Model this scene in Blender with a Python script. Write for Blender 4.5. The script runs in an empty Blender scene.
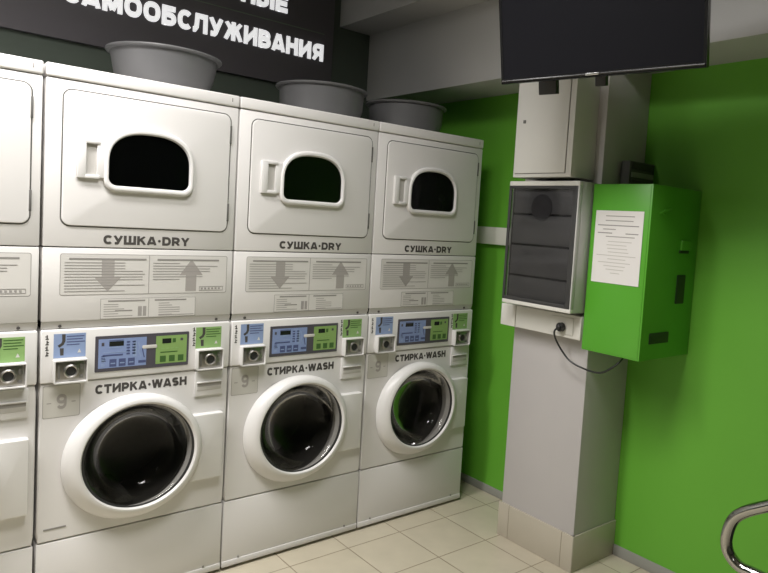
import bpy, bmesh, math, random
from mathutils import Vector, Matrix
random.seed(4)
scene = bpy.context.scene
COL = scene.collection
PI = math.pi
P = 0.686

# ------------------------------------------------------------------ materials
def srgb(r, g, b):
    def f(c):
        c /= 255.0
        return c / 12.92 if c <= 0.04045 else ((c + 0.055) / 1.055) ** 2.4
    return (f(r), f(g), f(b), 1.0)

def mat(name, col, rough=0.5, metal=0.0, noise=0.0, nscale=12.0, bump=0.0, bscale=200.0, coat=0.0, spec=0.5):
    m = bpy.data.materials.new(name); m.use_nodes = True
    nt = m.node_tree; b = nt.nodes['Principled BSDF']
    b.inputs['Base Color'].default_value = col
    b.inputs['Roughness'].default_value = rough
    b.inputs['Metallic'].default_value = metal
    b.inputs['Coat Weight'].default_value = coat
    b.inputs['Specular IOR Level'].default_value = spec
    geo = nt.nodes.new('ShaderNodeNewGeometry')
    if noise:
        n = nt.nodes.new('ShaderNodeTexNoise'); n.inputs['Scale'].default_value = nscale; n.inputs['Detail'].default_value = 4
        nt.links.new(geo.outputs['Position'], n.inputs['Vector'])
        r = nt.nodes.new('ShaderNodeMapRange')
        r.inputs['To Min'].default_value = 1 - noise; r.inputs['To Max'].default_value = 1 + noise
        nt.links.new(n.outputs['Fac'], r.inputs['Value'])
        h = nt.nodes.new('ShaderNodeHueSaturation'); h.inputs['Color'].default_value = col
        nt.links.new(r.outputs['Result'], h.inputs['Value'])
        nt.links.new(h.outputs['Color'], b.inputs['Base Color'])
    if bump:
        n = nt.nodes.new('ShaderNodeTexNoise'); n.inputs['Scale'].default_value = bscale
        nt.links.new(geo.outputs['Position'], n.inputs['Vector'])
        bp = nt.nodes.new('ShaderNodeBump'); bp.inputs['Strength'].default_value = bump; bp.inputs['Distance'].default_value = 0.002
        nt.links.new(n.outputs['Fac'], bp.inputs['Height']); nt.links.new(bp.outputs['Normal'], b.inputs['Normal'])
    return m

def glass_mat(name, tint, gloss_rough=0.03, fac=0.0):
    m = bpy.data.materials.new(name); m.use_nodes = True
    nt = m.node_tree
    for n in list(nt.nodes): nt.nodes.remove(n)
    out = nt.nodes.new('ShaderNodeOutputMaterial'); mix = nt.nodes.new('ShaderNodeMixShader')
    tr = nt.nodes.new('ShaderNodeBsdfTransparent'); tr.inputs['Color'].default_value = tint
    gl = nt.nodes.new('ShaderNodeBsdfGlossy'); gl.inputs['Roughness'].default_value = gloss_rough
    fr = nt.nodes.new('ShaderNodeFresnel'); fr.inputs['IOR'].default_value = 1.40
    mr = nt.nodes.new('ShaderNodeMapRange'); mr.inputs['To Min'].default_value = 0.0; mr.inputs['To Max'].default_value = fac
    nt.links.new(fr.outputs['Fac'], mr.inputs['Value']); nt.links.new(mr.outputs['Result'], mix.inputs['Fac'])
    nt.links.new(tr.outputs['BSDF'], mix.inputs[1]); nt.links.new(gl.outputs['BSDF'], mix.inputs[2])
    nt.links.new(mix.outputs['Shader'], out.inputs['Surface'])
    return m

def emis_mat(name, col, strength):
    m = bpy.data.materials.new(name); m.use_nodes = True
    b = m.node_tree.nodes['Principled BSDF']
    b.inputs['Base Color'].default_value = col
    b.inputs['Emission Color'].default_value = col
    b.inputs['Emission Strength'].default_value = strength
    return m

def tile_mat(name, c1, c2, mortar, ox, oy, size, rough=0.35):
    m = bpy.data.materials.new(name); m.use_nodes = True
    nt = m.node_tree; b = nt.nodes['Principled BSDF']; b.inputs['Roughness'].default_value = rough
    geo = nt.nodes.new('ShaderNodeNewGeometry')
    mp = nt.nodes.new('ShaderNodeMapping'); mp.inputs['Location'].default_value = (-ox + size * 40, -oy + size * 40, 0)
    nt.links.new(geo.outputs['Position'], mp.inputs['Vector'])
    br = nt.nodes.new('ShaderNodeTexBrick'); br.offset = 0.0; br.squash = 1.0
    br.inputs['Scale'].default_value = 1.0; br.inputs['Brick Width'].default_value = size; br.inputs['Row Height'].default_value = size
    br.inputs['Mortar Size'].default_value = 0.0028; br.inputs['Mortar Smooth'].default_value = 0.3
    br.inputs['Color1'].default_value = c1; br.inputs['Color2'].default_value = c2; br.inputs['Mortar'].default_value = mortar
    nt.links.new(mp.outputs['Vector'], br.inputs['Vector'])
    n = nt.nodes.new('ShaderNodeTexNoise'); n.inputs['Scale'].default_value = 9; n.inputs['Detail'].default_value = 5
    nt.links.new(geo.outputs['Position'], n.inputs['Vector'])
    r = nt.nodes.new('ShaderNodeMapRange'); r.inputs['To Min'].default_value = 0.9; r.inputs['To Max'].default_value = 1.1
    nt.links.new(n.outputs['Fac'], r.inputs['Value'])
    h = nt.nodes.new('ShaderNodeHueSaturation')
    nt.links.new(br.outputs['Color'], h.inputs['Color']); nt.links.new(r.outputs['Result'], h.inputs['Value'])
    nt.links.new(h.outputs['Color'], b.inputs['Base Color'])
    bp = nt.nodes.new('ShaderNodeBump'); bp.inputs['Strength'].default_value = 0.5; bp.inputs['Distance'].default_value = 0.002; bp.invert = True
    nt.links.new(br.outputs['Fac'], bp.inputs['Height']); nt.links.new(bp.outputs['Normal'], b.inputs['Normal'])
    return m

M = {}
M['white'] = mat('white_enamel', (0.69, 0.675, 0.66, 1), 0.42, noise=0.02, nscale=5)
M['white2'] = mat('white_plastic', (0.69, 0.68, 0.665, 1), 0.35, noise=0.01)
M['panel'] = mat('panel_enamel', (0.65, 0.635, 0.615, 1), 0.45, noise=0.02)
M['strip'] = mat('white_in_shade', (0.50, 0.485, 0.455, 1), 0.45, noise=0.02)  # white darkened to put shade into the strip, handle pocket and drawer slot
M['gap'] = mat('dark_chassis', (0.035, 0.033, 0.03, 1), 0.7, noise=0.1)
M['dark_grey'] = mat('dark_grey_plain', (0.10, 0.097, 0.09, 1), 0.6, noise=0.05)
M['ink'] = mat('dark_ink', (0.055, 0.050, 0.046, 1), 0.6, noise=0.05)
M['ink_grey'] = mat('grey_ink_and_shade', (0.31, 0.295, 0.28, 1), 0.6, noise=0.05)
M['ink_mid'] = mat('mid_grey_ink', (0.25, 0.24, 0.225, 1), 0.6, noise=0.05)
M['sticker'] = mat('sticker_film', (0.60, 0.585, 0.555, 1), 0.4, noise=0.02)
M['plate'] = mat('number_plate_film', (0.55, 0.535, 0.495, 1), 0.3, noise=0.02)
M['arrow'] = mat('arrow_print', (0.34, 0.32, 0.30, 1), 0.5, noise=0.04)
M['bezel'] = mat('display_bezel', (0.075, 0.07, 0.085, 1), 0.35, noise=0.05)
M['blue'] = mat('blue_keypad', (0.22, 0.29, 0.50, 1), 0.35, noise=0.06, nscale=60)
M['blue2'] = mat('blue_label_print', (0.25, 0.33, 0.52, 1), 0.4, noise=0.06, nscale=60)
M['bluedark'] = mat('dark_blue_print', (0.07, 0.09, 0.2, 1), 0.4, noise=0.05)
M['green_k'] = mat('green_keypad', (0.23, 0.37, 0.12, 1), 0.35, noise=0.06, nscale=60)
M['green_l'] = mat('green_label_print', (0.24, 0.40, 0.14, 1), 0.4, noise=0.06, nscale=60)
M['greendark'] = mat('dark_green_print', (0.05, 0.12, 0.03, 1), 0.4, noise=0.05)
M['lcd'] = mat('lcd_window', (0.015, 0.018, 0.016, 1), 0.2, noise=0.05)
M['steel'] = mat('brushed_steel', (0.34, 0.33, 0.31, 1), 0.38, 1.0, noise=0.2, nscale=80)
M['steel_dark'] = mat('dark_drum_steel', (0.20, 0.195, 0.185, 1), 0.5, 0.4, noise=0.15, nscale=40)
M['rubber'] = mat('black_rubber', (0.02, 0.02, 0.02, 1), 0.6, noise=0.1)
M['glass_dark'] = glass_mat('smoked_door_glass', (0.55, 0.545, 0.53, 1), 0.04, 0.5)
M['glass_dry'] = glass_mat('dryer_window_glass', (0.6, 0.6, 0.62, 1), 0.06, 0.6)
M['basin'] = mat('grey_basin_plastic', (0.135, 0.135, 0.138, 1), 0.35, noise=0.06, nscale=8)
M['green_wall'] = mat('green_wall_paint', (0.135, 0.42, 0.035, 1), 0.55, noise=0.05, nscale=3, bump=0.15, bscale=60)
M['dark_wall'] = mat('dark_back_wall_tone', (0.075, 0.095, 0.075, 1), 0.7, noise=0.05, bump=0.1)  # dark grey-green base colour over the whole back wall
M['beam'] = mat('beam_plaster', (0.43, 0.43, 0.425, 1), 0.7, noise=0.04, nscale=3, bump=0.1)
M['column'] = mat('column_paint', (0.50, 0.48, 0.475, 1), 0.65, noise=0.03, nscale=4, bump=0.1)
M['room'] = mat('room_wall_paint', (0.20, 0.21, 0.17, 1), 0.7, noise=0.03, nscale=3)
M['ceil'] = mat('ceiling_paint', (0.42, 0.41, 0.40, 1), 0.8, noise=0.03, nscale=3)
M['floor'] = tile_mat('beige_floor_tile', (0.52, 0.47, 0.365, 1), (0.50, 0.45, 0.345, 1), (0.25, 0.20, 0.14, 1), 1.244, -0.124, 0.299)
M['tile'] = mat('beige_plinth_tile', (0.47, 0.43, 0.35, 1), 0.25, noise=0.05, nscale=8)
M['grout'] = mat('grout', (0.28, 0.25, 0.19, 1), 0.8, noise=0.1)
M['base'] = mat('grey_skirting', (0.30, 0.30, 0.27, 1), 0.5, noise=0.05)
M['cab'] = mat('cabinet_white_paint', (0.68, 0.67, 0.63, 1), 0.4, noise=0.02)
M['meter_case'] = mat('grey_meter_case', (0.52, 0.52, 0.50, 1), 0.4, noise=0.03)
M['meter_in'] = mat('meter_insert_grey', (0.24, 0.235, 0.23, 1), 0.6, noise=0.05)
M['dial'] = mat('meter_dial_grey', (0.13, 0.125, 0.125, 1), 0.5, noise=0.1)
M['smoke'] = glass_mat('smoked_meter_cover', (0.70, 0.70, 0.71, 1), 0.08, 0.8)
M['smoke_edge'] = mat('smoked_cover_rim', (0.045, 0.045, 0.045, 1), 0.35, noise=0.1)
M['black'] = mat('black_plastic', (0.018, 0.018, 0.019, 1), 0.4, noise=0.1)
M['trunk'] = mat('white_trunking', (0.70, 0.69, 0.64, 1), 0.4, noise=0.02)
M['boxgreen'] = mat('green_box_paint', (0.10, 0.40, 0.030, 1), 0.35, noise=0.03, nscale=5)
M['boxdark'] = mat('dark_green_slot', (0.012, 0.025, 0.012, 1), 0.5, noise=0.1)
M['paper'] = mat('printed_paper', (0.80, 0.78, 0.76, 1), 0.7, noise=0.015)
M['tv'] = mat('tv_black_gloss', (0.012, 0.012, 0.013, 1), 0.22, noise=0.05)
M['screen'] = mat('tv_screen', (0.011, 0.011, 0.014, 1), 0.3, noise=0.03, spec=0.2)
M['silver'] = mat('silver_badge', (0.75, 0.75, 0.75, 1), 0.25, 0.9, noise=0.03)
M['chrome'] = mat('chrome', (0.42, 0.415, 0.40, 1), 0.08, 1.0, noise=0.03)
M['vinyl'] = mat('black_vinyl', (0.025, 0.025, 0.025, 1), 0.45, noise=0.1, bump=0.2)
M['signbg'] = mat('sign_dark_grey', (0.105, 0.097, 0.108, 1), 0.5, noise=0.05, nscale=4)
M['signtxt'] = emis_mat('sign_letters_added_glow', (0.85, 0.85, 0.86, 1), 0.75)  # emission added so the white letters read brighter than the lamps make them
M['signline'] = mat('sign_line', (0.16, 0.20, 0.15, 1), 0.5, noise=0.05)
M['lamp'] = emis_mat('lamp_diffuser', (1.0, 0.97, 0.90, 1), 3.0)

# ------------------------------------------------------------------ mesh builder
class MB:
    def __init__(s): s.bm = bmesh.new(); s.mats = []
    def mi(s, m):
        m = M[m]
        if m not in s.mats: s.mats.append(m)
        return s.mats.index(m)
    def faces(s, verts, faces, m):
        i = s.mi(m); vs = [s.bm.verts.new(v) for v in verts]; fs = []
        for f in faces:
            try:
                q = s.bm.faces.new([vs[k] for k in f]); q.material_index = i; fs.append(q)
            except ValueError: pass
        return vs, fs
    def box(s, x0, x1, y0, y1, z0, z1, m, bev=0.0, seg=2):
        v = [(x, y, z) for x in (x0, x1) for y in (y0, y1) for z in (z0, z1)]
        f = [(0, 1, 3, 2), (4, 6, 7, 5), (0, 4, 5, 1), (2, 3, 7, 6), (0, 2, 6, 4), (1, 5, 7, 3)]
        vs, fs = s.faces(v, f, m)
        if bev:
            es = {e for q in fs for e in q.edges}
            r = bmesh.ops.bevel(s.bm, geom=list(es), offset=bev, segments=seg, affect='EDGES', profile=0.5)
            i = s.mi(m)
            for q in r['faces']: q.material_index = i
        return s
    def prism(s, poly, y0, y1, m, bev=0.0):
        """poly: (x,z) outline; solid from y0 (back) to y1 (front, smaller y), front edge rounded by bev"""
        n = len(poly)
        area = sum(poly[i][0] * poly[(i + 1) % n][1] - poly[(i + 1) % n][0] * poly[i][1] for i in range(n))
        if area < 0: poly = poly[::-1]
        loops = [(y0, 0.0)]
        sg = 1 if y0 > y1 else -1
        if bev:
            for k in range(4):
                a = k / 3 * PI / 2
                loops.append((y1 + sg * bev * (1 - math.sin(a)), bev * (1 - math.cos(a))))
        else: loops.append((y1, 0.0))
        vs = []; 
        for y, d in loops:
            for i in range(n):
                p0 = Vector(poly[i - 1]); p1 = Vector(poly[i]); p2 = Vector(poly[(i + 1) % n])
                e1 = (p1 - p0).normalized(); e2 = (p2 - p1).normalized()
                nn = (Vector((-e1.y, e1.x)) + Vector((-e2.y, e2.x)))
                nn = nn.normalized() if nn.length > 1e-6 else Vector((-e1.y, e1.x))
                c = max(0.5, nn.dot(Vector((-e1.y, e1.x))))
                q = p1 + nn * d / c
                vs.append((q.x, y, q.y))
        fs = []
        for L in range(len(loops) - 1):
            for i in range(n):
                a = L * n + i; b = L * n + (i + 1) % n
                fs.append((a, b, b + n, a + n))
        fs.append(tuple(range((len(loops) - 1) * n, len(loops) * n)))
        fs.append(tuple(range(n - 1, -1, -1)))
        s.faces(vs, fs, m); return s
    def frame(s, outer, inner, y0, y1, m):
        """flat ring between two outlines of the same length, thickness y0..y1"""
        n = len(outer)
        vs = [(p[0], y, p[1]) for y in (y0, y1) for q in (outer, inner) for p in q]
        fs = []
        for i in range(n):
            j = (i + 1) % n
            fs += [(i, j, n + j, n + i), (2 * n + i, 3 * n + i, 3 * n + j, 2 * n + j), (i, 2 * n + i, 2 * n + j, j), (n + i, n + j, 3 * n + j, 3 * n + i)]
        s.faces(vs, fs, m); return s
    def lathe(s, prof, c, m, seg=64, axis='y', closed=False):
        """prof: (r, t) along axis through c"""
        n = len(prof); vs = []
        for k in range(seg):
            a = 2 * PI * k / seg; ca, sa = math.cos(a), math.sin(a)
            for r, t in prof:
                if axis == 'y': vs.append((c[0] + r * ca, c[1] + t, c[2] + r * sa))
                elif axis == 'z': vs.append((c[0] + r * ca, c[1] + r * sa, c[2] + t))
                else: vs.append((c[0] + t, c[1] + r * ca, c[2] + r * sa))
        fs = []
        for k in range(seg):
            k2 = (k + 1) % seg
            for i in range(n - 1 + (1 if closed else 0)):
                j = (i + 1) % n
                fs.append((k * n + i, k2 * n + i, k2 * n + j, k * n + j))
        v, f = s.faces(vs, fs, m)
        bmesh.ops.remove_doubles(s.bm, verts=v, dist=1e-6)
        return s
    def cyl(s, c, r, t0, t1, m, axis='y', seg=20, bev=0.0):
        if bev: prof = [(0, t0), (r, t0), (r, t1 - (bev if t1 > t0 else -bev)), (r - bev, t1), (0, t1)]
        else: prof = [(0, t0), (r, t0), (r, t1), (0, t1)]
        return s.lathe(prof, c, m, seg, axis)
    def tube(s, pts, r, m, seg=12, caps=True, sub=6):
        P_ = [Vector(p) for p in pts]
        if sub > 1 and len(P_) > 2:
            Q = []
            for i in range(len(P_) - 1):
                p0 = P_[max(i - 1, 0)]; p1 = P_[i]; p2 = P_[i + 1]; p3 = P_[min(i + 2, len(P_) - 1)]
                for k in range(sub):
                    t = k / sub
                    Q.append(0.5 * ((2 * p1) + (-p0 + p2) * t + (2 * p0 - 5 * p1 + 4 * p2 - p3) * t * t + (-p0 + 3 * p1 - 3 * p2 + p3) * t ** 3))
            Q.append(P_[-1]); P_ = Q
        vs = []; n = len(P_); up = None
        for i, p in enumerate(P_):
            t = (P_[min(i + 1, n - 1)] - P_[max(i - 1, 0)]).normalized()
            if up is None:
                up = t.cross(Vector((0, 0, 1)))
                if up.length < 0.1: up = t.cross(Vector((0, 1, 0)))
                up.normalize()
            up = (up - t * up.dot(t)).normalized(); w = t.cross(up)
            for k in range(seg):
                a = 2 * PI * k / seg
                vs.append(tuple(p + (up * math.cos(a) + w * math.sin(a)) * r))
        fs = []
        for i in range(n - 1):
            for k in range(seg):
                k2 = (k + 1) % seg
                fs.append((i * seg + k, i * seg + k2, (i + 1) * seg + k2, (i + 1) * seg + k))
        if caps: fs += [tuple(range(seg - 1, -1, -1)), tuple(range((n - 1) * seg, n * seg))]
        s.faces(vs, fs, m); return s
    def quad(s, x0, x1, z0, z1, y, m, t=0.0004):
        return s.box(x0, x1, y - t, y, z0, z1, m)
    def poly(s, pts, y, m, t=0.0004):
        return s.prism(pts, y, y - t, m)
    def build(s, name, parent=None, smooth=35, loc=None):
        bmesh.ops.recalc_face_normals(s.bm, faces=s.bm.faces[:])
        me = bpy.data.meshes.new(name); s.bm.to_mesh(me); s.bm.free()
        for m in s.mats: me.materials.append(m)
        if smooth:
            for p in me.polygons: p.use_smooth = True
            me.set_sharp_from_angle(angle=math.radians(smooth))
        o = bpy.data.objects.new(name, me); COL.objects.link(o)
        if parent: o.parent = parent
        if loc: o.location = loc
        return o

def rrect(x0, x1, z0, z1, r, n=6):
    pts = []
    for cx, cz, a0 in ((x1 - r, z0 + r, -PI / 2), (x1 - r, z1 - r, 0), (x0 + r, z1 - r, PI / 2), (x0 + r, z0 + r, PI)):
        for k in range(n + 1):
            a = a0 + k / n * PI / 2; pts.append((cx + r * math.cos(a), cz + r * math.sin(a)))
    return pts

def arch(x0, x1, z0, z1, rb, n=28, nb=8, ex=2.5, bulge=0.0):
    """dryer window outline: rounded bottom corners, high rounded top"""
    zm = z0 + (z1 - z0) * 0.42; a = (x1 - x0) / 2; cx = (x0 + x1) / 2; b = z1 - zm; pts = []
    for k in range(nb + 1):
        t = -PI / 2 + k / nb * PI / 2; pts.append((x1 - rb + rb * math.cos(t), z0 + rb + rb * math.sin(t)))
    for k in range(n + 1):
        t = k / n * PI; c, s_ = math.cos(t), math.sin(t)
        pts.append((cx + a * math.copysign(abs(c) ** (2 / ex), c), zm + b * abs(s_) ** (2 / ex)))
    for k in range(nb + 1):
        t = PI + k / nb * PI / 2; pts.append((x0 + rb + rb * math.cos(t), z0 + rb + rb * math.sin(t)))
    return pts

def arcp(cx, cz, rx, rz, a0, a1, n=14, ex=2.4):
    out = []
    for k in range(n + 1):
        t = math.radians(a0 + (a1 - a0) * k / n); c, s_ = math.cos(t), math.sin(t)
        out.append((cx + rx * math.copysign(abs(c) ** (2 / ex), c), cz + rz * math.copysign(abs(s_) ** (2 / ex), s_)))
    return out

# bold wide letters drawn as strokes in a cell one unit high: (advance width, [centre lines])
HT = 0.135
def glyphs():
    l, b, t = HT, HT, 1 - HT; g = {}
    def bowl(x0, z0, z1, xr):          # a bowl that leaves a stem at x0 and comes back to it
        h = (z1 - z0) / 2; rx = min(0.30, (xr - x0) * .6)
        return [(x0, z0)] + arcp(xr - rx, z0 + h, rx, h, -90, 90, 12, 2.2) + [(x0, z1)]
    g['С'] = (0.86, [arcp(0.46, 0.5, 0.46 - l, 0.5 - l, 42, 318, 24)])
    g['О'] = (0.98, [arcp(0.49, 0.5, 0.49 - l, 0.5 - l, 0, 360, 32)])
    g['Т'] = (0.84, [[(0, t), (0.84, t)], [(0.42, 0), (0.42, t)]])
    g['И'] = (0.94, [[(l, 0), (l, 1)], [(0.94 - l, 0), (0.94 - l, 1)], [(l, 0.16), (0.94 - l, 0.84)]])
    g['Р'] = (0.84, [[(l, 0), (l, 1)], bowl(l, 0.40, t, 0.84 - l)])
    g['К'] = (0.90, [[(l, 0), (l, 1)], [(l, 0.42), (0.76, 1)], [(0.38, 0.60), (0.79, 0)]])
    g['А'] = (0.98, [[(0.11, 0), (0.45, 1)], [(0.53, 1), (0.87, 0)], [(0.26, 0.25), (0.72, 0.25)]])
    g['W'] = (1.30, [[(0.11, 1), (0.35, 0)], [(0.38, 0), (0.62, 1)], [(0.68, 1), (0.92, 0)], [(0.95, 0), (1.19, 1)]])
    g['S'] = (0.84, [arcp(0.42, 0.69, 0.42 - l, 0.31 - l, 30, 180, 12)[:] + arcp(0.42, 0.69, 0.42 - l, 0.19, 180, 270, 6) + arcp(0.42, 0.31, 0.42 - l, 0.19, 90, 0, 6) + arcp(0.42, 0.31, 0.42 - l, 0.31 - l, 0, -150, 12)])
    g['H'] = g['Н'] = (0.90, [[(l, 0), (l, 1)], [(0.90 - l, 0), (0.90 - l, 1)], [(l, 0.52), (0.90 - l, 0.52)]])
    g['У'] = (0.90, [[(0.11, 1), (0.48, 0.36)], [(0.79, 1), (0.43, 0.2), (0.36, b), (0.12, b)]])
    g['Ш'] = (1.22, [[(l, 0), (l, 1)], [(0.61, 0), (0.61, 1)], [(1.22 - l, 0), (1.22 - l, 1)], [(l, b), (1.22 - l, b)]])
    g['D'] = (0.92, [[(l, 0), (l, 1)], bowl(l, b, t, 0.92 - l)])
    g['R'] = (0.90, [[(l, 0), (l, 1)], bowl(l, 0.42, t, 0.85 - l), [(0.48, 0.42), (0.77, 0)]])
    g['Я'] = (0.90, [[(0.90 - x, z) for x, z in q] for q in g['R'][1]])
    g['Y'] = (0.90, [[(0.11, 1), (0.45, 0.44)], [(0.79, 1), (0.45, 0.44)], [(0.45, 0.48), (0.45, 0)]])
    g['М'] = (1.10, [[(l, 0), (l, 1)], [(1.10 - l, 0), (1.10 - l, 1)], [(l + .02, 0.96), (0.55, 0.12)], [(0.55, 0.12), (1.08 - l, 0.96)]])
    g['Б'] = (0.86, [[(l, 0), (l, 1)], [(l, t), (0.80, t)], bowl(l, b, 0.56, 0.86 - l)])
    g['Л'] = (0.92, [[(0.0, b), (0.10, b), (0.22, 0.30), (0.26, t), (0.92 - l, t)], [(0.92 - l, 0), (0.92 - l, 1)]])
    g['Ж'] = (1.26, [[(0.63, 0), (0.63, 1)], [(0.14, 1), (0.60, 0.48)], [(0.11, 0), (0.42, 0.58)], [(1.12, 1), (0.66, 0.48)], [(1.15, 0), (0.84, 0.58)]])
    g['В'] = (0.88, [[(l, 0), (l, 1)], bowl(l, b, 0.53, 0.88 - l), bowl(l, 0.53, t, 0.83 - l)])
    g['Ы'] = (1.14, [[(l, 0), (l, 1)], bowl(l, b, 0.58, 0.78 - l), [(1.14 - l, 0), (1.14 - l, 1)]])
    g['Е'] = (0.80, [[(l, 0), (l, 1)], [(l, t), (0.80, t)], [(l, 0.51), (0.75, 0.51)], [(l, b), (0.80, b)]])
    g['9'] = (0.80, [arcp(0.40, 0.67, 0.40 - l, 0.33 - l, 0, 360, 24), [(0.80 - l, 0.67), (0.80 - l, 0.42)] + arcp(0.40, 0.40, 0.40 - l, 0.40 - l, 0, -150, 14)])
    g['•'] = (0.40, [arcp(0.20, 0.50, 0.07, 0.07, 0, 360, 12, 2.0)])
    return g
GL = glyphs(); GL['A'] = GL['А']

def text(name, body, x0, x1, z0, z1, y, m, parent=None, weight=1.0, depth=0.0008):
    sp = 0.10; tot = sum(GL[c][0] for c in body) + sp * (len(body) - 1)
    sx = (x1 - x0) / tot; sz = z1 - z0; mb = MB(); cur = 0.0; hw = HT * weight; lay = 0
    for c in body:
        wd, paths = GL[c]
        for path in paths:
            pts = [Vector(q) for q in path]
            closed = (pts[0] - pts[-1]).length < 1e-4
            if closed: pts = pts[:-1]
            n = len(pts); L = []; R_ = []
            h = hw * (0.6 if c == '•' else 1)
            for i in range(n):
                d1 = (pts[i] - pts[i - 1]) if (i or closed) else (pts[1] - pts[0])
                d2 = (pts[(i + 1) % n] - pts[i]) if (i < n - 1 or closed) else d1
                d1 = d1.normalized() if d1.length > 1e-7 else d2.normalized(); d2 = d2.normalized() if d2.length > 1e-7 else d1
                n1 = Vector((-d1.y, d1.x)); nn = n1 + Vector((-d2.y, d2.x)); nn = nn.normalized() if nn.length > 1e-3 else n1
                k = h / max(0.55, nn.dot(n1)); L.append(pts[i] + nn * k); R_.append(pts[i] - nn * k)
            V = []; yy = y - depth - lay * 1e-6; lay += 1
            f = lambda p, q: (x0 + (cur + p.x) * sx, q, z0 + min(1, max(0, p.y)) * sz)
            for i in range(n): V += [f(L[i], yy), f(R_[i], yy), f(L[i], y), f(R_[i], y)]
            fs = []
            for i in range(n if closed else n - 1):
                a = 4 * i; b_ = 4 * ((i + 1) % n)
                fs += [(a, a + 1, b_ + 1, b_), (a, b_, b_ + 2, a + 2), (a + 1, a + 3, b_ + 3, b_ + 1)]
            if not closed: fs += [(0, 2, 3, 1), (4 * n - 4, 4 * n - 3, 4 * n - 1, 4 * n - 2)]
            mb.faces(V, fs, m)
        cur += wd + sp
    o = mb.build(name, parent, 0)
    return o

def thing(name, label, cat, loc=(0, 0, 0), group=None):
    o = bpy.data.objects.new(name, None); COL.objects.link(o); o.location = loc; o.empty_display_size = 0.1
    o['label'] = label; o['category'] = cat
    if group: o['group'] = group
    return o
def tag(o, label, cat, group=None):
    o['label'] = label; o['category'] = cat
    if group: o['group'] = group
    return o
def struct(o): o['kind'] = 'structure'; return o
def lab(o, label): o['label'] = label; return o
def dup(root, loc, label, shifts={}):
    r = root.copy(); COL.objects.link(r); r.location = loc; r['label'] = label
    for ch in list(root.children):
        if ch.name.startswith('maker_badge'): continue
        c = ch.copy(); COL.objects.link(c); c.parent = r
        for k, dx in shifts.items():
            if ch.name.startswith(k): c.location.x += dx
        for g in ch.children:
            d = g.copy(); COL.objects.link(d); d.parent = c
    return r

# ------------------------------------------------------------------ room shell
W = 2.268; YB = 0.987; XL = -3.6; YF = -5.2; ZC = 3.05
struct(MB().box(XL - .1, W + .1, YF - .1, YB + .1, -0.1, 0, 'floor').build('floor', smooth=0))
struct(MB().box(XL - .1, W + .1, YF - .1, YB + .1, ZC, ZC + .1, 'ceil').build('ceiling', smooth=0))
struct(MB().box(XL - .1, W + .1, YB, YB + .1, 0, ZC, 'dark_wall').build('wall_back', smooth=0))
struct(MB().box(W, W + .1, YF, YB, 0, ZC, 'green_wall').build('wall_right', smooth=0))
struct(MB().box(XL - .1, XL, YF, YB, 0, ZC, 'room').build('wall_left', smooth=0))
struct(MB().box(XL - .1, W + .1, YF - .1, YF, 0, ZC, 'room').build('wall_front', smooth=0))
struct(MB().box(1.951, W, YF, YB, 2.269, 2.675, 'beam').build('ceiling_beam', smooth=0))
struct(MB().box(1.73, W, YF, YB, 2.675, ZC, 'beam').build('ceiling_step', smooth=0))
struct(MB().box(1.951, W, -0.860, -0.414, 0, 2.269, 'column', 0.004, 2).build('wall_column'))
struct(MB().box(W - 0.008, W, YF, -0.868, 0, 0.052, 'base', 0.002).build('baseboard_right'))
struct(MB().box(W - 0.008, W, -0.405, YB, 0, 0.045, 'base', 0.002).build('baseboard_corner'))
pl = MB(); x0 = 1.943
pl.box(x0 + .001, W, -0.862, -0.405, 0, 0.165, 'grout')
for a, b in ((-0.866, -0.802), (-0.799, -0.474), (-0.471, -0.402)): pl.box(x0 - .001, x0 + .02, a, b, 0, 0.168, 'tile', 0.0015)
for a, b in ((x0 + .002, W - 0.02), ): pl.box(a, W, -0.8675, -0.85, 0, 0.168, 'tile', 0.0015)
pl.box(x0 + .02, W, -0.42, -0.402, 0, 0.168, 'tile', 0.0015)
struct(pl.build('trim_1'))

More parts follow.
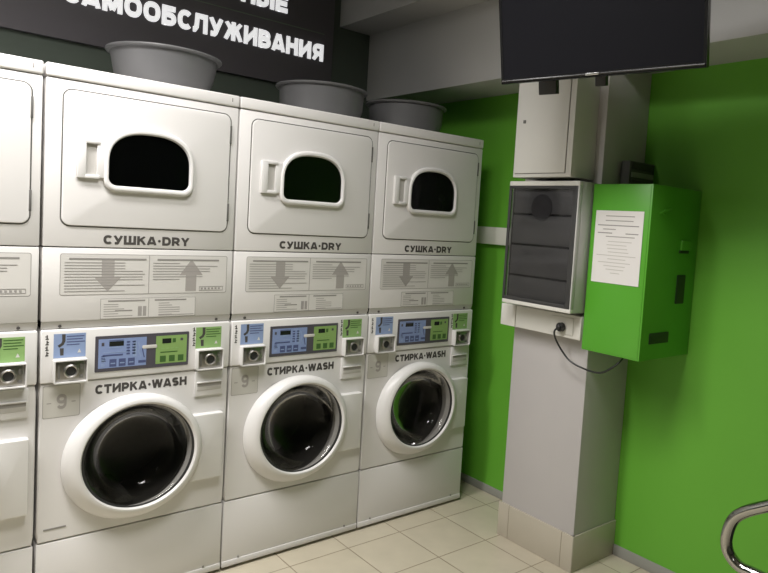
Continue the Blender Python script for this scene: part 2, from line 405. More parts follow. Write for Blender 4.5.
# ------------------------------------------------------------------ stacked washer dryer
def make_machine():
    root = thing('stacked_washer_dryer', 'x', 'washing machine', group='stacked washer dryers along the back wall')
    X0, X1 = 0.0035, 0.6825
    B = lambda: MB()
    B().box(0.012, 0.674, 0.012, 0.70, 1.0, 1.93, 'gap').box(0.012, 0.674, 0.36, 0.70, 0.03, 1.0, 'gap').box(0.012, 0.674, 0.02, 0.36, 0.84, 1.0, 'gap').box(0.012, 0.674, 0.02, 0.36, 0.03, 0.31, 'gap').build('chassis', root, 0)
    B().box(X0, X1, 0.0, 0.70, 1.3625, 1.9365, 'white', 0.004).build('dryer_cabinet', root)
    t = B().box(X0 - .001, X1 + .001, -0.005, 0.705, 1.9395, 1.985, 'white', 0.006, 3).build('top_cap', root)
    B().box(0.651, 0.655, -0.0062, -0.003, 1.957, 1.972, 'ink_grey', 0.001).build('cap_clip', t)
    # dryer door
    d = B().prism(rrect(0.057, 0.650, 1.438, 1.904, 0.028), 0.002, -0.0055, 'white', 0.003).build('dryer_door', root)
    B().frame(rrect(0.0525, 0.6545, 1.4335, 1.9085, 0.032), rrect(0.057, 0.650, 1.438, 1.904, 0.028), 0.001, -0.0006, 'dark_grey').build('door_gap_line', d)  # dark strip drawn in place of the shaded gap round the door
    wo = (0.1865, 0.506, 1.566, 1.803); wi = (0.203, 0.489, 1.588, 1.781)
    fr = B(); prof = [(0.0, 0.0), (0.0, 0.010), (0.15, 0.0155), (0.45, 0.018), (0.8, 0.016), (1.0, 0.006), (1.0, -0.001)]
    O = arch(*wo, 0.040); I = arch(*wi, 0.028); n = len(O)
    vs = [(O[i][0] + (I[i][0] - O[i][0]) * f, -0.005 - h, O[i][1] + (I[i][1] - O[i][1]) * f) for f, h in prof for i in range(n)]
    fs = [(L * n + i, L * n + (i + 1) % n, (L + 1) * n + (i + 1) % n, (L + 1) * n + i) for L in range(len(prof) - 1) for i in range(n)]
    fr.faces(vs, fs, 'white2'); fr.build('window_frame', d, 50)
    B().prism(I, -0.0045, -0.0062, 'lcd').build('window_backing', d)
    B().prism(I, -0.0085, -0.0105, 'glass_dry').build('window_glass', d)
    h = B()
    h.box(0.099, 0.128, -0.020, -0.004, 1.606, 1.742, 'white2', 0.004)
    h.box(0.120, 0.172, -0.020, -0.004, 1.606, 1.620, 'white2', 0.004)
    h.box(0.120, 0.172, -0.020, -0.004, 1.728, 1.742, 'white2', 0.004)
    h.box(0.162, 0.196, -0.016, -0.004, 1.610, 1.738, 'white2', 0.004)
    h.box(0.120, 0.170, -0.0062, -0.004, 1.616, 1.732, 'strip')  # pocket floor greyed to stand in for the shadow inside
    h.build('door_handle', d)
    for z0 in (1.480, 1.790): B().box(0.6475, 0.6555, -0.007, -0.001, z0, z0 + 0.072, 'dark_grey', 0.0015).build('hinge', d)
    lab(text('dryer_lettering', 'СУШКА•DRY', 0.194, 0.503, 1.375, 1.408, 0.0, 'ink', root), 'dark grey lettering')
    # instruction panel
    ip = B().box(X0, X1, 0.0, 0.5, 1.098, 1.359, 'panel', 0.004).build('instruction_panel', root)
    s = B(); y = -0.0004
    s.poly(rrect(0.057, 0.660, 1.190, 1.339, 0.008), 0, 'ink_grey')
    s.poly(rrect(0.0595, 0.6575, 1.1925, 1.3365, 0.006), y, 'sticker')
    y = -0.0008; s.quad(0.3545, 0.3570, 1.194, 1.336, y, 'ink_grey')
    rnd = random.Random(2)
    s.poly([(0.191, 1.324), (0.234, 1.324), (0.234, 1.254), (0.257, 1.254), (0.2125, 1.202), (0.168, 1.254), (0.191, 1.254)], y, 'arrow')
    s.poly([(0.494, 1.199), (0.536, 1.199), (0.536, 1.262), (0.561, 1.262), (0.515, 1.324), (0.470, 1.262), (0.494, 1.262)], y, 'arrow')
    y = -0.0012
    s.quad(0.085, 0.345, 1.318, 1.324, y, 'ink_mid')
    for k in range(11):
        z = 1.309 - k * 0.0103; s.quad(0.071, 0.071 + rnd.choice((0.2, 0.27, 0.262, 0.24, 0.15)), z - 0.0026, z, y, 'ink_grey')
    s.quad(0.385, 0.625, 1.318, 1.324, y, 'ink_mid')
    for k in range(7):
        z = 1.309 - k * 0.0103; s.quad(0.370, 0.370 + rnd.choice((0.2, 0.25, 0.19, 0.22, 0.1)), z - 0.0026, z, y, 'ink_grey')
    s.frame([(0.548, 1.200), (0.645, 1.200), (0.645, 1.217), (0.548, 1.217)], [(0.550, 1.202), (0.643, 1.202), (0.643, 1.215), (0.550, 1.215)], y, y - .0004, 'ink_grey')
    for k in range(6): s.quad(0.555 + k * 0.014, 0.563 + k * 0.014, 1.205, 1.212, y, 'ink_grey')
    s.build('instruction_sticker', ip, 0)
    s = B(); s.poly([(0.190, 1.101), (0.536, 1.101), (0.536, 1.176), (0.190, 1.176)], 0, 'ink_mid')
    s.poly([(0.1918, 1.1028), (0.5342, 1.1028), (0.5342, 1.1742), (0.1918, 1.1742)], -0.0004, 'sticker')
    y = -0.0008; s.quad(0.357, 0.359, 1.102, 1.174, y, 'ink_grey')
    s.quad(0.215, 0.345, 1.164, 1.1695, y, 'ink_mid'); s.quad(0.380, 0.500, 1.164, 1.1695, y, 'ink_mid')
    for k in range(6):
        z = 1.156 - k * 0.0088; s.quad(0.201, 0.201 + rnd.choice((0.07, 0.05, 0.10)), z - 0.0025, z, y, 'ink_grey'); s.quad(0.395, 0.395 + rnd.choice((0.05, 0.08, 0.04)), z - 0.0025, z, y, 'ink_grey')
    s.quad(0.320, 0.334, 1.108, 1.145, y, 'ink_grey'); s.quad(0.338, 0.350, 1.108, 1.145, y, 'ink_grey'); s.quad(0.240, 0.300, 1.128, 1.1325, y, 'ink_mid')
    s.quad(0.395, 0.530, 1.107, 1.110, y, 'ink_grey')
    s.build('tariff_sticker', ip, 0)
    # recessed strip with screws
    st = B(); n = 4
    st.faces([(X0, 0.001, 1.0985), (X1, 0.001, 1.0985), (X1, 0.010, 1.072), (X0, 0.010, 1.072), (X0, 0.02, 1.072), (X1, 0.02, 1.072)], [(0, 3, 2, 1), (3, 4, 5, 2)], 'strip')  # darker grey puts the shade of the down-facing slope into its colour
    st = st.build('screw_strip', root)
    for x in (0.062, 0.626): B().cyl((x, 0.0065, 1.0815), 0.0055, 0.002, -0.004, 'ink', seg=14, bev=0.001).build('screw', st)
    # control fascia
    B().box(X0, X1, -0.006, 0.3, 0.8815, 1.070, 'white2', 0.005, 3).build('control_fascia', root)
    yf = -0.006
    cd = B().prism(rrect(0.175, 0.513, 0.907, 1.0395, 0.003), yf, yf - 0.002, 'bezel').build('control_display', root)
    yk = yf - 0.002
    k = B(); k.quad(0.186, 0.353, 0.920, 1.028, yk, 'blue')
    y = yk - 0.0004
    k.quad(0.222, 0.272, 1.000, 1.018, y, 'lcd'); k.quad(0.222, 0.262, 0.993, 0.997, y, 'blue2')
    k.quad(0.196, 0.205, 1.003, 1.015, y, 'bezel')
    for i in range(3): k.quad(0.224 + i * 0.032, 0.248 + i * 0.032, 0.924, 0.952, y, 'bluedark')
    for i in range(2): k.quad(0.196, 0.208, 0.926 + i * 0.016, 0.937 + i * 0.016, y, 'blue2')
    k.quad(0.325, 0.352, 0.930, 0.940, y, 'bluedark')
    for i in range(5):
        for j in range(2): k.quad(0.282 + j * 0.02, 0.294 + j * 0.02, 0.966 + i * 0.011, 0.972 + i * 0.011, y, 'bluedark')
    k.quad(0.200, 0.270, 0.964, 0.970, y, 'bluedark'); k.quad(0.200, 0.290, 0.976, 0.979, y, 'blue2')
    k.poly([(0.322, 1.010), (0.326, 1.012), (0.332, 0.99), (0.328, 0.975), (0.337, 0.955), (0.333, 0.953), (0.323, 0.975), (0.327, 0.99)], y, 'blue2')
    for i in range(4): k.quad(0.196, 0.212 - i * 0.002, 0.945 + i * 0.006, 0.9475 + i * 0.006, y, 'bluedark')
    for i in range(3): k.quad(0.228 + i * 0.032, 0.244 + i * 0.032, 0.934, 0.938, y - 0.0004, 'blue2')
    k.quad(0.306, 0.318, 0.956, 1.014, y, 'blue2'); k.poly([(0.336, 0.985), (0.340, 0.985), (0.348, 0.950), (0.344, 0.950)], y, 'bluedark')
    k.quad(0.222, 0.272, 1.020, 1.0225, y, 'bluedark')
    lab(k.build('wash_keypad', cd, 0), 'blue wash keypad')
    k = B(); k.quad(0.388, 0.505, 0.920, 1.028, yk, 'green_k')
    k.quad(0.411, 0.445, 0.998, 1.017, y, 'lcd'); k.quad(0.450, 0.462, 1.000, 1.016, y, 'greendark'); k.quad(0.480, 0.490, 1.006, 1.016, y, 'bezel')
    for i in range(3): k.quad(0.404 + i * 0.034, 0.426 + i * 0.034, 0.926, 0.950, y, 'greendark')
    for i in range(4): k.quad(0.408 + i * 0.018, 0.420 + i * 0.018, 0.976, 0.980, y, 'green_l')
    k.quad(0.405, 0.47, 0.962, 0.966, y, 'greendark')
    lab(k.build('dry_keypad', cd, 0), 'green dry keypad')
    B().prism(rrect(0.338, 0.392, 0.983, 0.996, 0.005), yk, yk - 0.0015, 'sticker', 0.0005).build('display_badge', cd)
    # price labels with arrow symbol
    def label(x0, x1, z0, z1, col, dark, name, text_lab):
        s = B(); s.quad(x0, x1, z0, z1, yf, col); y = yf - 0.0004; w = x1 - x0; hh = z1 - z0
        f = lambda u, v: (x0 + u * w, z0 + v * hh)
        s.poly([f(.25, .98), f(.36, .98), f(.36, .68), f(.30, .53), f(.17, .43), f(.12, .52), f(.23, .61), f(.26, .70)], y, 'ink')
        s.poly([f(.19, .40), f(.31, .40), f(.31, .10), f(.21, .10)], y, 'ink')
        for i, a in enumerate((.95, .9, .97, .80)): s.quad(x0 + .40 * w, x0 + a * w, z0 + (.86 - i * .115) * hh, z0 + (.90 - i * .115) * hh, y, dark)
        s.poly([f(.74, .18), f(.80, .34), f(.86, .18)], y, 'sticker')
        return lab(s.build(name, root, 0), text_lab)
    label(0.042, 0.144, 0.970, 1.056, 'blue2', 'bluedark', 'price_label', 'blue price label')
    label(0.541, 0.645, 0.968, 1.053, 'green_l', 'greendark', 'price_label', 'green price label')
    for x0 in (0.015, 0.527):
        s = B(); y = yf
        for i in range(4):
            z = 0.979 + i * 0.0195
            s.quad(x0 + 0.002, x0 + 0.012, z, z + 0.004, y, 'ink'); s.quad(x0 + 0.005, x0 + 0.009, z, z + 0.016, y, 'ink')
            if i % 2: s.quad(x0 + 0.001, x0 + 0.005, z + 0.009, z + 0.012, y, 'ink')
            else: s.quad(x0 + 0.009, x0 + 0.013, z + 0.008, z + 0.012, y, 'ink')
        s.build('side_lettering', root, 0)
    # coin boxes
    for x0, x1 in ((0.040, 0.147), (0.541, 0.648)):
        z0, z1 = 0.884, 0.966; yo = -0.036; wl = 0.0040
        c = B()
        c.frame(rrect(x0, x1, z0, z1, 0.003, 3), rrect(x0 + wl, x1 - wl, z0 + wl, z1 - wl, 0.002, 3), -0.005, yo, 'white2')
        c = c.build('coin_box', root)
        mm = B(); mm.box(x0 + wl, x1 - wl, -0.026, -0.005, z0 + wl, z1 - wl, 'steel', 0.001)
        cx = (x0 + x1) / 2; cz = (z0 + z1) / 2
        mm.lathe([(0.0245, 0), (0.0245, -0.005), (0.020, -0.008), (0.0165, -0.006), (0.0165, -0.001)], (cx, -0.026, cz), 'steel', 28)
        mm.cyl((cx, -0.026, cz), 0.0165, 0.0, -0.0025, 'rubber', seg=20)
        mm.box(cx - 0.041, cx - 0.034, -0.0275, -0.025, cz - 0.025, cz + 0.025, 'steel_dark'); mm.box(cx + 0.030, cx + 0.038, -0.0275, -0.025, cz + 0.005, cz + 0.025, 'steel_dark')
        mm.box(cx + 0.028, cx + 0.04, -0.0275, -0.025, cz - 0.026, cz - 0.016, 'steel_dark')
        lab(mm.build('coin_mechanism', c), 'steel coin slot plate')
    # washer front with a round opening
    CX, CZ = 0.320, 0.571; RH = 0.216; z0, z1 = 0.3045, 0.8785
    wf = B(); N = 96; cir = []; rec = []; e = 0.004
    angs = sorted([2 * PI * i / N for i in range(N)] + [math.atan2(zz - CZ, xx - CX) % (2 * PI) for xx in (X0, X1) for zz in (z0, z1)])
    for a in angs:
        c, s_ = math.cos(a), math.sin(a); cir.append((CX + RH * c, CZ + RH * s_))
        t = min((X1 - e - CX) / c if c > 1e-9 else 1e9, (X0 + e - CX) / c if c < -1e-9 else 1e9, (z1 - e - CZ) / s_ if s_ > 1e-9 else 1e9, (z0 + e - CZ) / s_ if s_ < -1e-9 else 1e9)
        rec.append((CX + t * c, CZ + t * s_))
    n = len(angs); out = []
    for x, z in rec:
        xx = X1 if abs(x - (X1 - e)) < 1e-6 else X0 if abs(x - (X0 + e)) < 1e-6 else x
        zz = z1 if abs(z - (z1 - e)) < 1e-6 else z0 if abs(z - (z0 + e)) < 1e-6 else z
        out.append((xx, zz))
    L = [[(x, 0.03, z) for x, z in cir], [(x, 0, z) for x, z in cir], [(x, 0, z) for x, z in rec], [(x, e, z) for x, z in out], [(x, 0.68, z) for x, z in out]]
    wf.faces([p for l in L for p in l], [(q * n + i, q * n + (i + 1) % n, (q + 1) * n + (i + 1) % n, (q + 1) * n + i) for q in range(4) for i in range(n)], 'white')
    wf = wf.build('washer_cabinet', root, 30)
    dr = B().lathe([(0.212, 0.028), (0.215, 0.05), (0.235, 0.06), (0.238, 0.34), (0.0, 0.352)], (CX, 0, CZ), 'steel_dark', 64)
    for q in range(3):
        a = q * 2 * PI / 3 + 0.5
        dr.tube([(CX + 0.21 * math.cos(a), 0.07, CZ + 0.21 * math.sin(a)), (CX + 0.21 * math.cos(a), 0.33, CZ + 0.21 * math.sin(a))], 0.032, 'steel_dark', 10, sub=1)
    dr.build('drum', root)
    # washer door
    ring = B().lathe([(0.208, -0.002), (0.2425, -0.002), (0.2435, -0.009), (0.241, -0.022), (0.234, -0.038), (0.224, -0.049), (0.213, -0.054), (0.206, -0.054), (0.2015, -0.050), (0.199, -0.044), (0.197, -0.030), (0.195, -0.012), (0.208, -0.002)], (CX, 0, CZ), 'white2', 96)
    for v in ring.bm.verts:
        v.co.x = CX + (v.co.x - CX) * 1.018 + 0.015 * min(1, -v.co.y / 0.05); v.co.z = CZ + (v.co.z - CZ) * 0.99 + 0.012 * min(1, -v.co.y / 0.05)
    ring = ring.build('washer_door', root, 40)
    B().lathe([(0.2025, -0.046), (0.2025, -0.040), (0.194, -0.038), (0.194, -0.043)], (CX + .015, 0, CZ + .012), 'rubber', 80, closed=True).build('glass_gasket', ring)
    B().lathe([(0.196, -0.041), (0.190, -0.034), (0.178, -0.005), (0.164, 0.030), (0.138, 0.058), (0.095, 0.074), (0.045, 0.080), (0.0, 0.081)], (CX + .014, 0, CZ + .011), 'glass_dark', 80).build('door_glass', ring, 60)
    la = B().prism(rrect(0.535, 0.660, 0.430, 0.700, 0.005), 0.0, -0.027, 'white2', 0.0035)
    la.box(0.529, 0.54, -0.027, -0.001, 0.4305, 0.6995, 'white2', 0.0035)
    la.build('door_latch', ring)
    lab(text('wash_lettering', 'СТИРКА•WASH', 0.181, 0.513, 0.824, 0.858, 0.0, 'ink', root), 'dark grey lettering')
    np_ = B(); np_.poly(rrect(0.013, 0.132, 0.755, 0.8725, 0.006), 0, 'ink_grey'); np_.poly(rrect(0.015, 0.130, 0.757, 0.8705, 0.005), -0.0004, 'plate')
    np_.quad(0.026, 0.040, 0.807, 0.811, -0.0008, 'arrow'); np_.quad(0.104, 0.117, 0.807, 0.811, -0.0008, 'arrow')
    np_ = np_.build('number_plate', root, 0)
    text('plate_digit', '9', 0.055, 0.090, 0.783, 0.841, -0.0008, 'arrow', np_, 0.7)
    dw = B(); dw.box(0.543, 0.659, -0.009, 0.0, 0.771, 0.874, 'white2', 0.004)
    dw = dw.build('detergent_drawer', root)
    B().box(0.553, 0.651, -0.0105, -0.008, 0.795, 0.826, 'strip', 0.001).box(0.551, 0.653, -0.016, -0.008, 0.826, 0.831, 'white2', 0.002).box(0.553, 0.651, -0.0108, -0.01, 0.812, 0.826, 'ink_grey').build('drawer_handle', dw)  # grey bands colour in the slot's shade under the lip
    B().box(0.024, 0.096, -0.0015, 0.0, 0.3475, 0.3535, 'ink_mid', 0.0005).build('maker_badge', root)
    kp = B().box(X0, X1, 0.0, 0.6, 0.0145, 0.3, 'white', 0.004)
    kp.box(X0, X1, -0.003, 0.002, 0.0145, 0.040, 'white', 0.002)
    kp = kp.build('kick_panel', root)
    for x in (0.075, 0.610): B().cyl((x, 0, 0.046), 0.004, -0.001, -0.004, 'ink_mid', seg=12).build('screw', kp)
    for x in (0.06, 0.626):
        for y in (0.06, 0.62): B().cyl((x, y, 0), 0.02, 0.0, 0.03, 'rubber', 'z').build('foot', root)
    return root

mB = make_machine(); mB.location = (0, 0, 0)
mB['label'] = 'white stacked washer and dryer under the leftmost grey basin, with a full front in view'
dup(mB, (-P - 0.003, 0, 0), 'white stacked washer and dryer cut off by the left edge of the photo')
dup(mB, (P, 0, 0), 'white stacked washer and dryer in the middle, second from the green wall', {'dryer_lettering': 0.009, 'wash_lettering': -0.008})
dup(mB, (2 * P, 0, 0), 'white stacked washer and dryer at the right end of the row beside green wall', {'wash_lettering': -0.005})

# ------------------------------------------------------------------ basins
def basin(x, y, prof, label, tilt=0):
    o = MB().lathe(prof, (0, 0, 0), 'basin', 72, 'z').build('wash_basin', loc=(x, y, 1.985))
    return tag(o, label, 'basin', 'grey basins on top of the machines')
def bprof(r0, rm, r1, h):
    return [(0.0, 0.001), (r0 - 0.01, 0.001), (r0, 0.006), (rm, h * .45), (r1 - 0.018, h - 0.012), (r1 - .004, h - 0.010), (r1, h - 0.005), (r1 - 0.002, h), (r1 - 0.014, h + 0.001), (r1 - 0.022, h - 0.006), (rm - 0.003, h * .45), (r0 - 0.005, 0.010), (0.0, 0.006)]
basin(0.502, 0.35, bprof(0.160, 0.195, 0.229, 0.172), 'grey plastic basin with flared rim on the large left machine below the sign')
basin(1.262, 0.35, bprof(0.180, 0.203, 0.226, 0.165), 'wide grey plastic basin, middle one of three above the machines')
basin(1.79, 0.35, bprof(0.178, 0.200, 0.222, 0.165), 'grey plastic basin under the ceiling beam on the rightmost machine')

# ------------------------------------------------------------------ wall sign
sg = thing('wall_sign', 'dark grey sign with white Cyrillic letters above the machines', 'sign', (0, YB, 2.266))
s_ = MB(); s_.box(-1.1, 1.672, -0.03, 0, 0, 0.68, 'signbg', 0.003); s_.build('sign_panel', sg)
s_ = MB(); s_.box(0.25, 1.61, -0.0315, -0.0295, 0.331, 0.336, 'signline'); s_.build('sign_line', sg)
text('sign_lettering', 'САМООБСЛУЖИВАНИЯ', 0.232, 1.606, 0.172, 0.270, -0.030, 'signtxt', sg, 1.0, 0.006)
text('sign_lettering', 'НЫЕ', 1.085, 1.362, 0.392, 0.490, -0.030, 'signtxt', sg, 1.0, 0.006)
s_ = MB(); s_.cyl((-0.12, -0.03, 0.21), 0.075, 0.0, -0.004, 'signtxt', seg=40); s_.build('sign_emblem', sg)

# ------------------------------------------------------------------ cabinets on the column
cb = thing('electrical_cabinet', 'white steel cabinet with a locked door high on the column under the television', 'cabinet', (1.87, -0.65, 1.758))
c_ = MB(); c_.box(-0.078, 0.081, -0.166, 0.166, 0, 0.50, 'cab', 0.002); c_.build('cabinet_body', cb)
c_ = MB(); c_.box(-0.083, -0.077, -0.135, 0.152, 0.017, 0.485, 'cab', 0.002); cd_ = c_.build('cabinet_door', cb)
c_ = MB(); c_.box(-0.0785, -0.0775, -0.1375, 0.1545, 0.0145, 0.4875, 'dark_grey'); c_.build('door_gap_line', cd_, 0)  # edge of a dark sheet draws the gap line round the door
c_ = MB(); c_.box(-0.087, -0.082, 0.104, 0.118, 0.240, 0.254, 'steel_dark', 0.001); c_.build('door_lock', cd_)

mt = thing('meter_box', 'grey electricity meter box with a smoked cover on the column beside the green box', 'meter box', (1.876, -0.661, 1.180))
m_ = MB(); HW = 0.2005
m_.box(-0.052, 0.075, -HW, HW, 0, 0.561, 'meter_case', 0.004)
m_.box(-0.0535, -0.051, -HW + .02, HW - .01, 0.02, 0.538, 'black'); m_.build('meter_case', mt)
m_ = MB(); m_.box(-0.0755, -0.052, -HW, HW, 0.0, 0.018, 'trunk', 0.003); m_.box(-0.0755, -0.052, -HW, HW, 0.540, 0.561, 'trunk', 0.003)
m_.box(-0.074, -0.052, -HW, -HW + 0.008, 0.016, 0.545, 'meter_case', 0.002)
m_.build('case_rim', mt)
m_ = MB()
for z0, z1 in ((0.030, 0.128), (0.138, 0.270), (0.280, 0.408), (0.418, 0.530)): m_.box(-0.0585, -0.05, -HW + 0.035, HW - 0.02, z0, z1, 'meter_in', 0.003)
m_.build('breaker_cover', mt)
m_ = MB(); m_.cyl((-0.052, 0.012, 0.445), 0.060, 0.0, -0.011, 'dial', 'x', 40, 0.002); m_.build('meter_dial', mt)
m_ = MB(); m_.box(-0.0745, -0.0725, -HW + 0.008, HW, 0.018, 0.540, 'smoke')
m_.build('smoked_cover', mt, 0)
m_ = MB()
def rim(a, b, c, d): m_.box(-0.0765, -0.070, a, b, c, d, 'smoke_edge', 0.001)
rim(-HW + 0.008, -HW + 0.030, 0.018, 0.540); rim(HW - 0.014, HW, 0.018, 0.540); rim(-HW + 0.03, HW - 0.014, 0.018, 0.034); rim(-HW + 0.03, HW - 0.014, 0.528, 0.540)
m_.build('cover_rim', mt)

tr = thing('socket_trunking', 'white cable trunking with a power socket on the column under the meter box', 'cable trunking', (1.951, -0.622, 1.060))
t_ = MB(); t_.box(-0.066, 0, -0.238, 0.144, 0, 0.103, 'trunk', 0.003); t_.build('trunking_body', tr)
t_ = MB(); t_.box(-0.0685, -0.066, 0.146, 0.238, 0, 0.103, 'trunk', 0.001); t_.box(-0.066, 0, 0.146, 0.238, 0, 0.103, 'trunk', 0.003); t_.build('end_piece', tr)
t_ = MB(); t_.box(-0.070, -0.065, -0.20, -0.075, 0.014, 0.090, 'trunk', 0.003); t_.cyl((-0.070, -0.142, 0.045), 0.023, 0, -0.001, 'cab', 'x', 28); t_.build('power_socket', tr)
pc = thing('power_cord', 'black power cord plugged into the white trunking and hanging below the green box', 'power cord', (1.8775, -0.764, 1.105))
p_ = MB(); p_.cyl((0, 0, 0), 0.020, 0.0, -0.022, 'black', 'x', 24, 0.004); p_.cyl((-0.02, 0, 0), 0.011, 0.0, -0.012, 'black', 'x', 16, 0.003); p_.build('plug', pc)
pts = [(-0.03, 0.002, -0.004), (-0.038, 0.010, -0.02), (-0.02, 0.014, -0.055), (0.0, -0.010, -0.105), (0.01, -0.055, -0.145), (0.02, -0.125, -0.165), (0.02, -0.205, -0.165), (0.03, -0.262, -0.128), (0.05, -0.283, -0.098), (0.06, -0.286, -0.0845)]
p_ = MB(); p_.tube(pts, 0.0042, 'black', 10); p_.build('cable', pc)

wt = MB(); wt.box(W - 0.03, W, -0.12, YB - 0.002, 1.427, 1.5245, 'trunk', 0.003)
tag(wt.build('wall_trunking'), 'white cable trunking on the green wall between the last machine and the column', 'cable trunking')

# ------------------------------------------------------------------ green payment box
gx, gy0, gy1, gz0, gz1 = 1.889, -1.154, -0.8685, 1.025, 1.735
gb = thing('payment_box', 'bright green metal payment box on the wall beside the column', 'payment terminal', (W, gy1, gz0))
rel = lambda x, y, z: (x - W, y - gy1, z - gz0)
g_ = MB(); g_.box(gx - W, 0, gy0 - gy1, 0, 0, gz1 - gz0, 'boxgreen', 0.003); g_.build('box_body', gb)
g_ = MB(); g_.box(gx - W - 0.002, gx - W + 0.002, gy0 - gy1 + 0.008, -0.008, 0.008, gz1 - gz0 - 0.008, 'boxgreen', 0.0015); g_.build('front_panel', gb)
yy = gy0 - gy1
g_ = MB(); g_.box(2.120 - W, 2.196 - W, yy - 0.004, yy + .001, 1.465 - gz0, 1.478 - gz0, 'boxdark', 0.002)
g_.box(2.126 - W, 2.206 - W, yy - 0.010, yy + .001, 1.478 - gz0, 1.520 - gz0, 'boxgreen', 0.004); g_.build('coin_lip', gb)
g_ = MB(); g_.prism(rrect(2.122 - W, 2.188 - W, 1.252 - gz0, 1.374 - gz0, 0.004), yy + .001, yy - 0.003, 'boxdark', 0.001); g_.build('bill_slot', gb)
g_ = MB(); g_.prism(rrect(1.948 - W, 2.092 - W, 1.091 - gz0, 1.136 - gz0, 0.004), yy + .001, yy - 0.003, 'boxdark', 0.001); g_.build('receipt_slot', gb)
g_ = MB(); g_.tube([(1.945 - W, yy - 0.002, 1.622 - gz0), (1.985 - W, yy - 0.008, 1.636 - gz0), (2.03 - W, yy - 0.003, 1.645 - gz0)], 0.004, 'boxgreen', 10); g_.cyl((1.985 - W, yy, 1.630 - gz0), 0.012, 0.002, -0.006, 'boxgreen'); g_.build('pull_handle', gb)

pn = thing('paper_notice', 'white printed paper notice taped to the front of the green box', 'notice', (gx - 0.0045, -1.010, 1.3235))
n_ = MB(); n_.box(-0.0006, 0, -0.1155, 0.1155, 0, 0.301, 'paper'); n_.build('sheet', pn, 0)
n_ = MB(); rr = random.Random(7)
def ln(z, a, b, m='arrow', h=0.0035): n_.box(-0.0010, -0.0006, 0.1155 - b * 0.231, 0.1155 - a * 0.231, z, z + h, m)
ln(.277, .22, .82); ln(.258, .22, .80); ln(.238, .06, .92, 'ink_grey', .004); ln(.222, .18, .45); ln(.206, .07, .38, 'ink_grey', .004); ln(.206, .66, .92, 'ink_grey', .004); ln(.192, .25, .85)
for k, (a, b) in enumerate(((.3, .8), (.28, .7), (.3, .72), (.32, .75), (.08, .9), (.32, .7), (.12, .8), (.25, .7), (.3, .68), (.4, .6))): ln(.172 - k * 0.0145, a, b, 'plate', .003)
lab(n_.build('printed_lines', pn, 0), 'grey printed lines')

dv = thing('ventilated_device', 'small dark grey slatted device standing on top of the green box', 'device', (2.163, -0.894, gz1))
d_ = MB(); d_.box(-0.093, 0.100, -0.022, 0.024, 0.0, 0.118, 'dark_grey', 0.003); d_.build('device_body', dv)
d_ = MB()
for z0, z1 in ((0.008, 0.036), (0.048, 0.070), (0.082, 0.112)): d_.box(-0.080, 0.092, -0.026, -0.020, z0, z1, 'base' if z0 < .05 and z0 > .04 else 'ink', 0.002)
d_.build('slat_panel', dv)

# ------------------------------------------------------------------ television
BL = Vector((1.343, -0.821, 2.058)); BR = Vector((1.541, -1.523, 2.068))
ux = (BR - BL).normalized(); nrm = Vector((ux.y, -ux.x, 0)).normalized()      # nrm points to the viewer
if nrm.x > 0: nrm = -nrm
T = math.radians(11.0); upv = Vector((0, 0, math.cos(T))) + nrm * math.sin(T); fwd = ux.cross(upv)  # local y
Wd = (BR - BL).length
tv = thing('television', 'black flat television hanging from the beam above the cabinet', 'television', tuple(BL))
yv = -nrm * math.cos(T) + Vector((0, 0, math.sin(T))); yv = (yv - ux * yv.dot(ux)).normalized()
R = Matrix((ux, yv, ux.cross(yv))).transposed()
tv.rotation_euler = R.to_euler()
v_ = MB(); H = 0.43
v_.box(0, Wd, 0.004, 0.040, 0, H, 'tv', 0.004); v_.box(0.10, Wd - 0.10, 0.03, 0.065, 0.06, H - 0.06, 'black', 0.01); v_.build('tv_housing', tv)
v_ = MB(); v_.frame([(0, 0), (Wd, 0), (Wd, H), (0, H)], [(0.010, 0.018), (Wd - 0.010, 0.018), (Wd - 0.010, H - 0.012), (0.010, H - 0.012)], 0.006, -0.002, 'tv'); v_.tube([(0.004, -0.002, 0.010), (Wd - 0.004, -0.002, 0.010)], 0.0045, 'tv', 10, sub=1); v_.build('bezel', tv)
v_ = MB(); v_.box(0.010, Wd - 0.010, 0.0, 0.005, 0.018, H - 0.012, 'screen'); v_.build('screen', tv, 0)
v_ = MB(); v_.box(Wd * .455, Wd * .520, -0.008, -0.003, 0.006, 0.014, 'silver', 0.001); v_.build('badge', tv)
for u0, u1, dz in ((0.118, 0.190, -0.046), (0.338, 0.378, -0.030)):
    v_ = MB(); v_.box(u0, u1, 0.066, 0.094, dz, H - 0.02, 'black', 0.003); v_.build('mount_rail', tv)
# cantilever arm from the back of the set to the beam face
Rt = R.transposed()
def tl(p): return tuple(Rt @ (Vector(p) - BL))
v_ = MB()
mid = R @ Vector((0.27, 0.10, 0.26)) + BL
v_.tube([tl(mid), tl((1.70, -1.02, 2.36)), tl((1.945, -1.10, 2.36))], 0.022, 'black', 12, sub=1)
v_.box(0.11, 0.40, 0.092, 0.104, 0.20, 0.32, 'black', 0.002)
v_.build('mount_arm', tv)
v_ = MB(); a = MB()
me = [(1.935, -1.17, 2.29), (1.951, -1.03, 2.44)]
corners = [tl((x, y, z)) for x in (1.939, 1.951) for y in (-1.17, -1.03) for z in (2.29, 2.43)]
v_.faces(corners, [(0, 1, 3, 2), (4, 6, 7, 5), (0, 4, 5, 1), (2, 3, 7, 6), (0, 2, 6, 4), (1, 5, 7, 3)], 'black'); v_.build('wall_plate', tv)

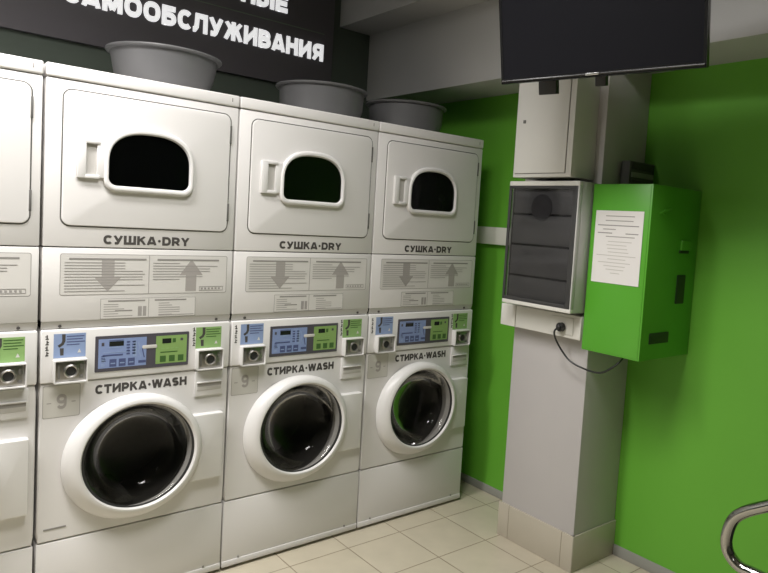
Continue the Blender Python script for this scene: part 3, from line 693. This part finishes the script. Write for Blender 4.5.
# ------------------------------------------------------------------ chrome chair (mostly outside the frame)
ch = thing('chrome_chair', 'chrome tube armchair at the lower right corner, only its curved arm in view', 'chair', (1.88, -1.98, 0))
AX = 1.6
arm = [(-2.25, 0.80), (-2.05, 0.815), (-1.90, 0.792), (-1.814, 0.742), (-1.749, 0.699), (-1.715, 0.660), (-1.701, 0.606), (-1.705, 0.565), (-1.727, 0.536), (-1.756, 0.523), (-1.80, 0.522), (-1.95, 0.512), (-2.22, 0.50)]
for sx in (-0.28, 0.28):
    q = MB(); q.tube([(sx, y + 1.98, z) for y, z in arm], 0.0185, 'chrome', 16); q.build('armrest', ch)
    for y in (-1.90, -2.20):
        q = MB(); q.tube([(sx, y + 1.98, 0.505), (sx, y + 1.98 + (0.03 if y > -2 else -0.05), 0.0)], 0.012, 'chrome', 14, sub=1); q.build('leg', ch)
q = MB(); q.box(-0.265, 0.265, -0.26, 0.16, 0.44, 0.495, 'vinyl', 0.02, 3); q.build('seat', ch)
q = MB(); q.box(-0.265, 0.265, -0.29, -0.25, 0.54, 0.95, 'vinyl', 0.018, 3); q.build('backrest', ch)
q = MB(); q.tube([(-0.28, -0.24, 0.50), (-0.28, -0.27, 0.90)], 0.0125, 'chrome', 12, sub=1); q.tube([(0.28, -0.24, 0.50), (0.28, -0.27, 0.90)], 0.0125, 'chrome', 12, sub=1)
q.tube([(-0.28, 0.08, 0.505), (0.28, 0.08, 0.505)], 0.0125, 'chrome', 12, sub=1); q.tube([(-0.28, -0.22, 0.505), (0.28, -0.22, 0.505)], 0.0125, 'chrome', 12, sub=1); q.build('frame', ch)

# ------------------------------------------------------------------ lights
def lamp(x, y, sx, sy, power, spread=180, col=(1.0, 0.972, 0.957), name='ceiling_lamp'):
    l = bpy.data.lights.new(name, 'AREA'); l.shape = 'RECTANGLE'; l.size = sx; l.size_y = sy; l.energy = power; l.color = col; l.spread = math.radians(spread)
    o = bpy.data.objects.new(name, l); COL.objects.link(o); o.location = (x, y, ZC - 0.075)
LAMPS = [(-1.0, -0.55, 2.0, 0.25, 74, 140), (0.3, -1.25, 0.6, 0.6, 32, 165), (-2.0, -3.6, 0.6, 0.6, 4, 150)]  # last entry is an unseen fill lamp, added to flatten the light
for i, (x, y, sx, sy, e, sp) in enumerate(LAMPS):
    lamp(x, y, sx, sy, e, sp)
    t = thing('ceiling_light', ('square ceiling light above the left machines', 'square ceiling light over the floor before the machines', 'added square fill light behind the camera to the left')[i], 'light', (x, y, ZC))
    q = MB(); q.box(-sx / 2 - .02, sx / 2 + .02, -sy / 2 - .02, sy / 2 + .02, -0.06, 0, 'cab', 0.003); q.build('housing', t)
    q = MB(); q.box(-sx / 2, sx / 2, -sy / 2, sy / 2, -0.065, -0.058, 'lamp'); q.build('diffuser', t)

w = bpy.data.worlds.new('world'); scene.world = w; w.use_nodes = True
w.node_tree.nodes['Background'].inputs['Color'].default_value = (0.02, 0.02, 0.02, 1)

# ------------------------------------------------------------------ camera
F = 671.37; CXp, CYp = 441.99, 270.33
cam = bpy.data.cameras.new('camera'); co = bpy.data.objects.new('camera', cam); COL.objects.link(co)
fw = Vector((0.6541045678561428, 0.7531964107200025, -0.06958722000650557))
rt = Vector((0.7563999045202228, -0.6510193706215397, 0.0635056179981914))
up = Vector((-0.002529575364855499, 0.09417508138589281, 0.9955524372399646))
R3 = Matrix((rt, up, -fw)).transposed().to_4x4()
co.matrix_world = Matrix.Translation((-0.4663594, -2.63134622, 1.52706382)) @ R3
cam.sensor_fit = 'HORIZONTAL'; cam.sensor_width = 36; cam.lens = F / 768 * 36
cam.shift_x = -(CXp - 384) / 768; cam.shift_y = -(286.5 - CYp) / 768
cam.clip_start = 0.05
scene.camera = co

vs = scene.view_settings
vs.view_transform = 'Standard'; vs.look = 'None'; vs.exposure = 0.0; vs.gamma = 1.0; vs.use_curve_mapping = False
scene.cycles.use_denoising = True
scene.cycles.max_bounces = 8; scene.cycles.transparent_max_bounces = 12
scene.cycles.sample_clamp_indirect = 4.0
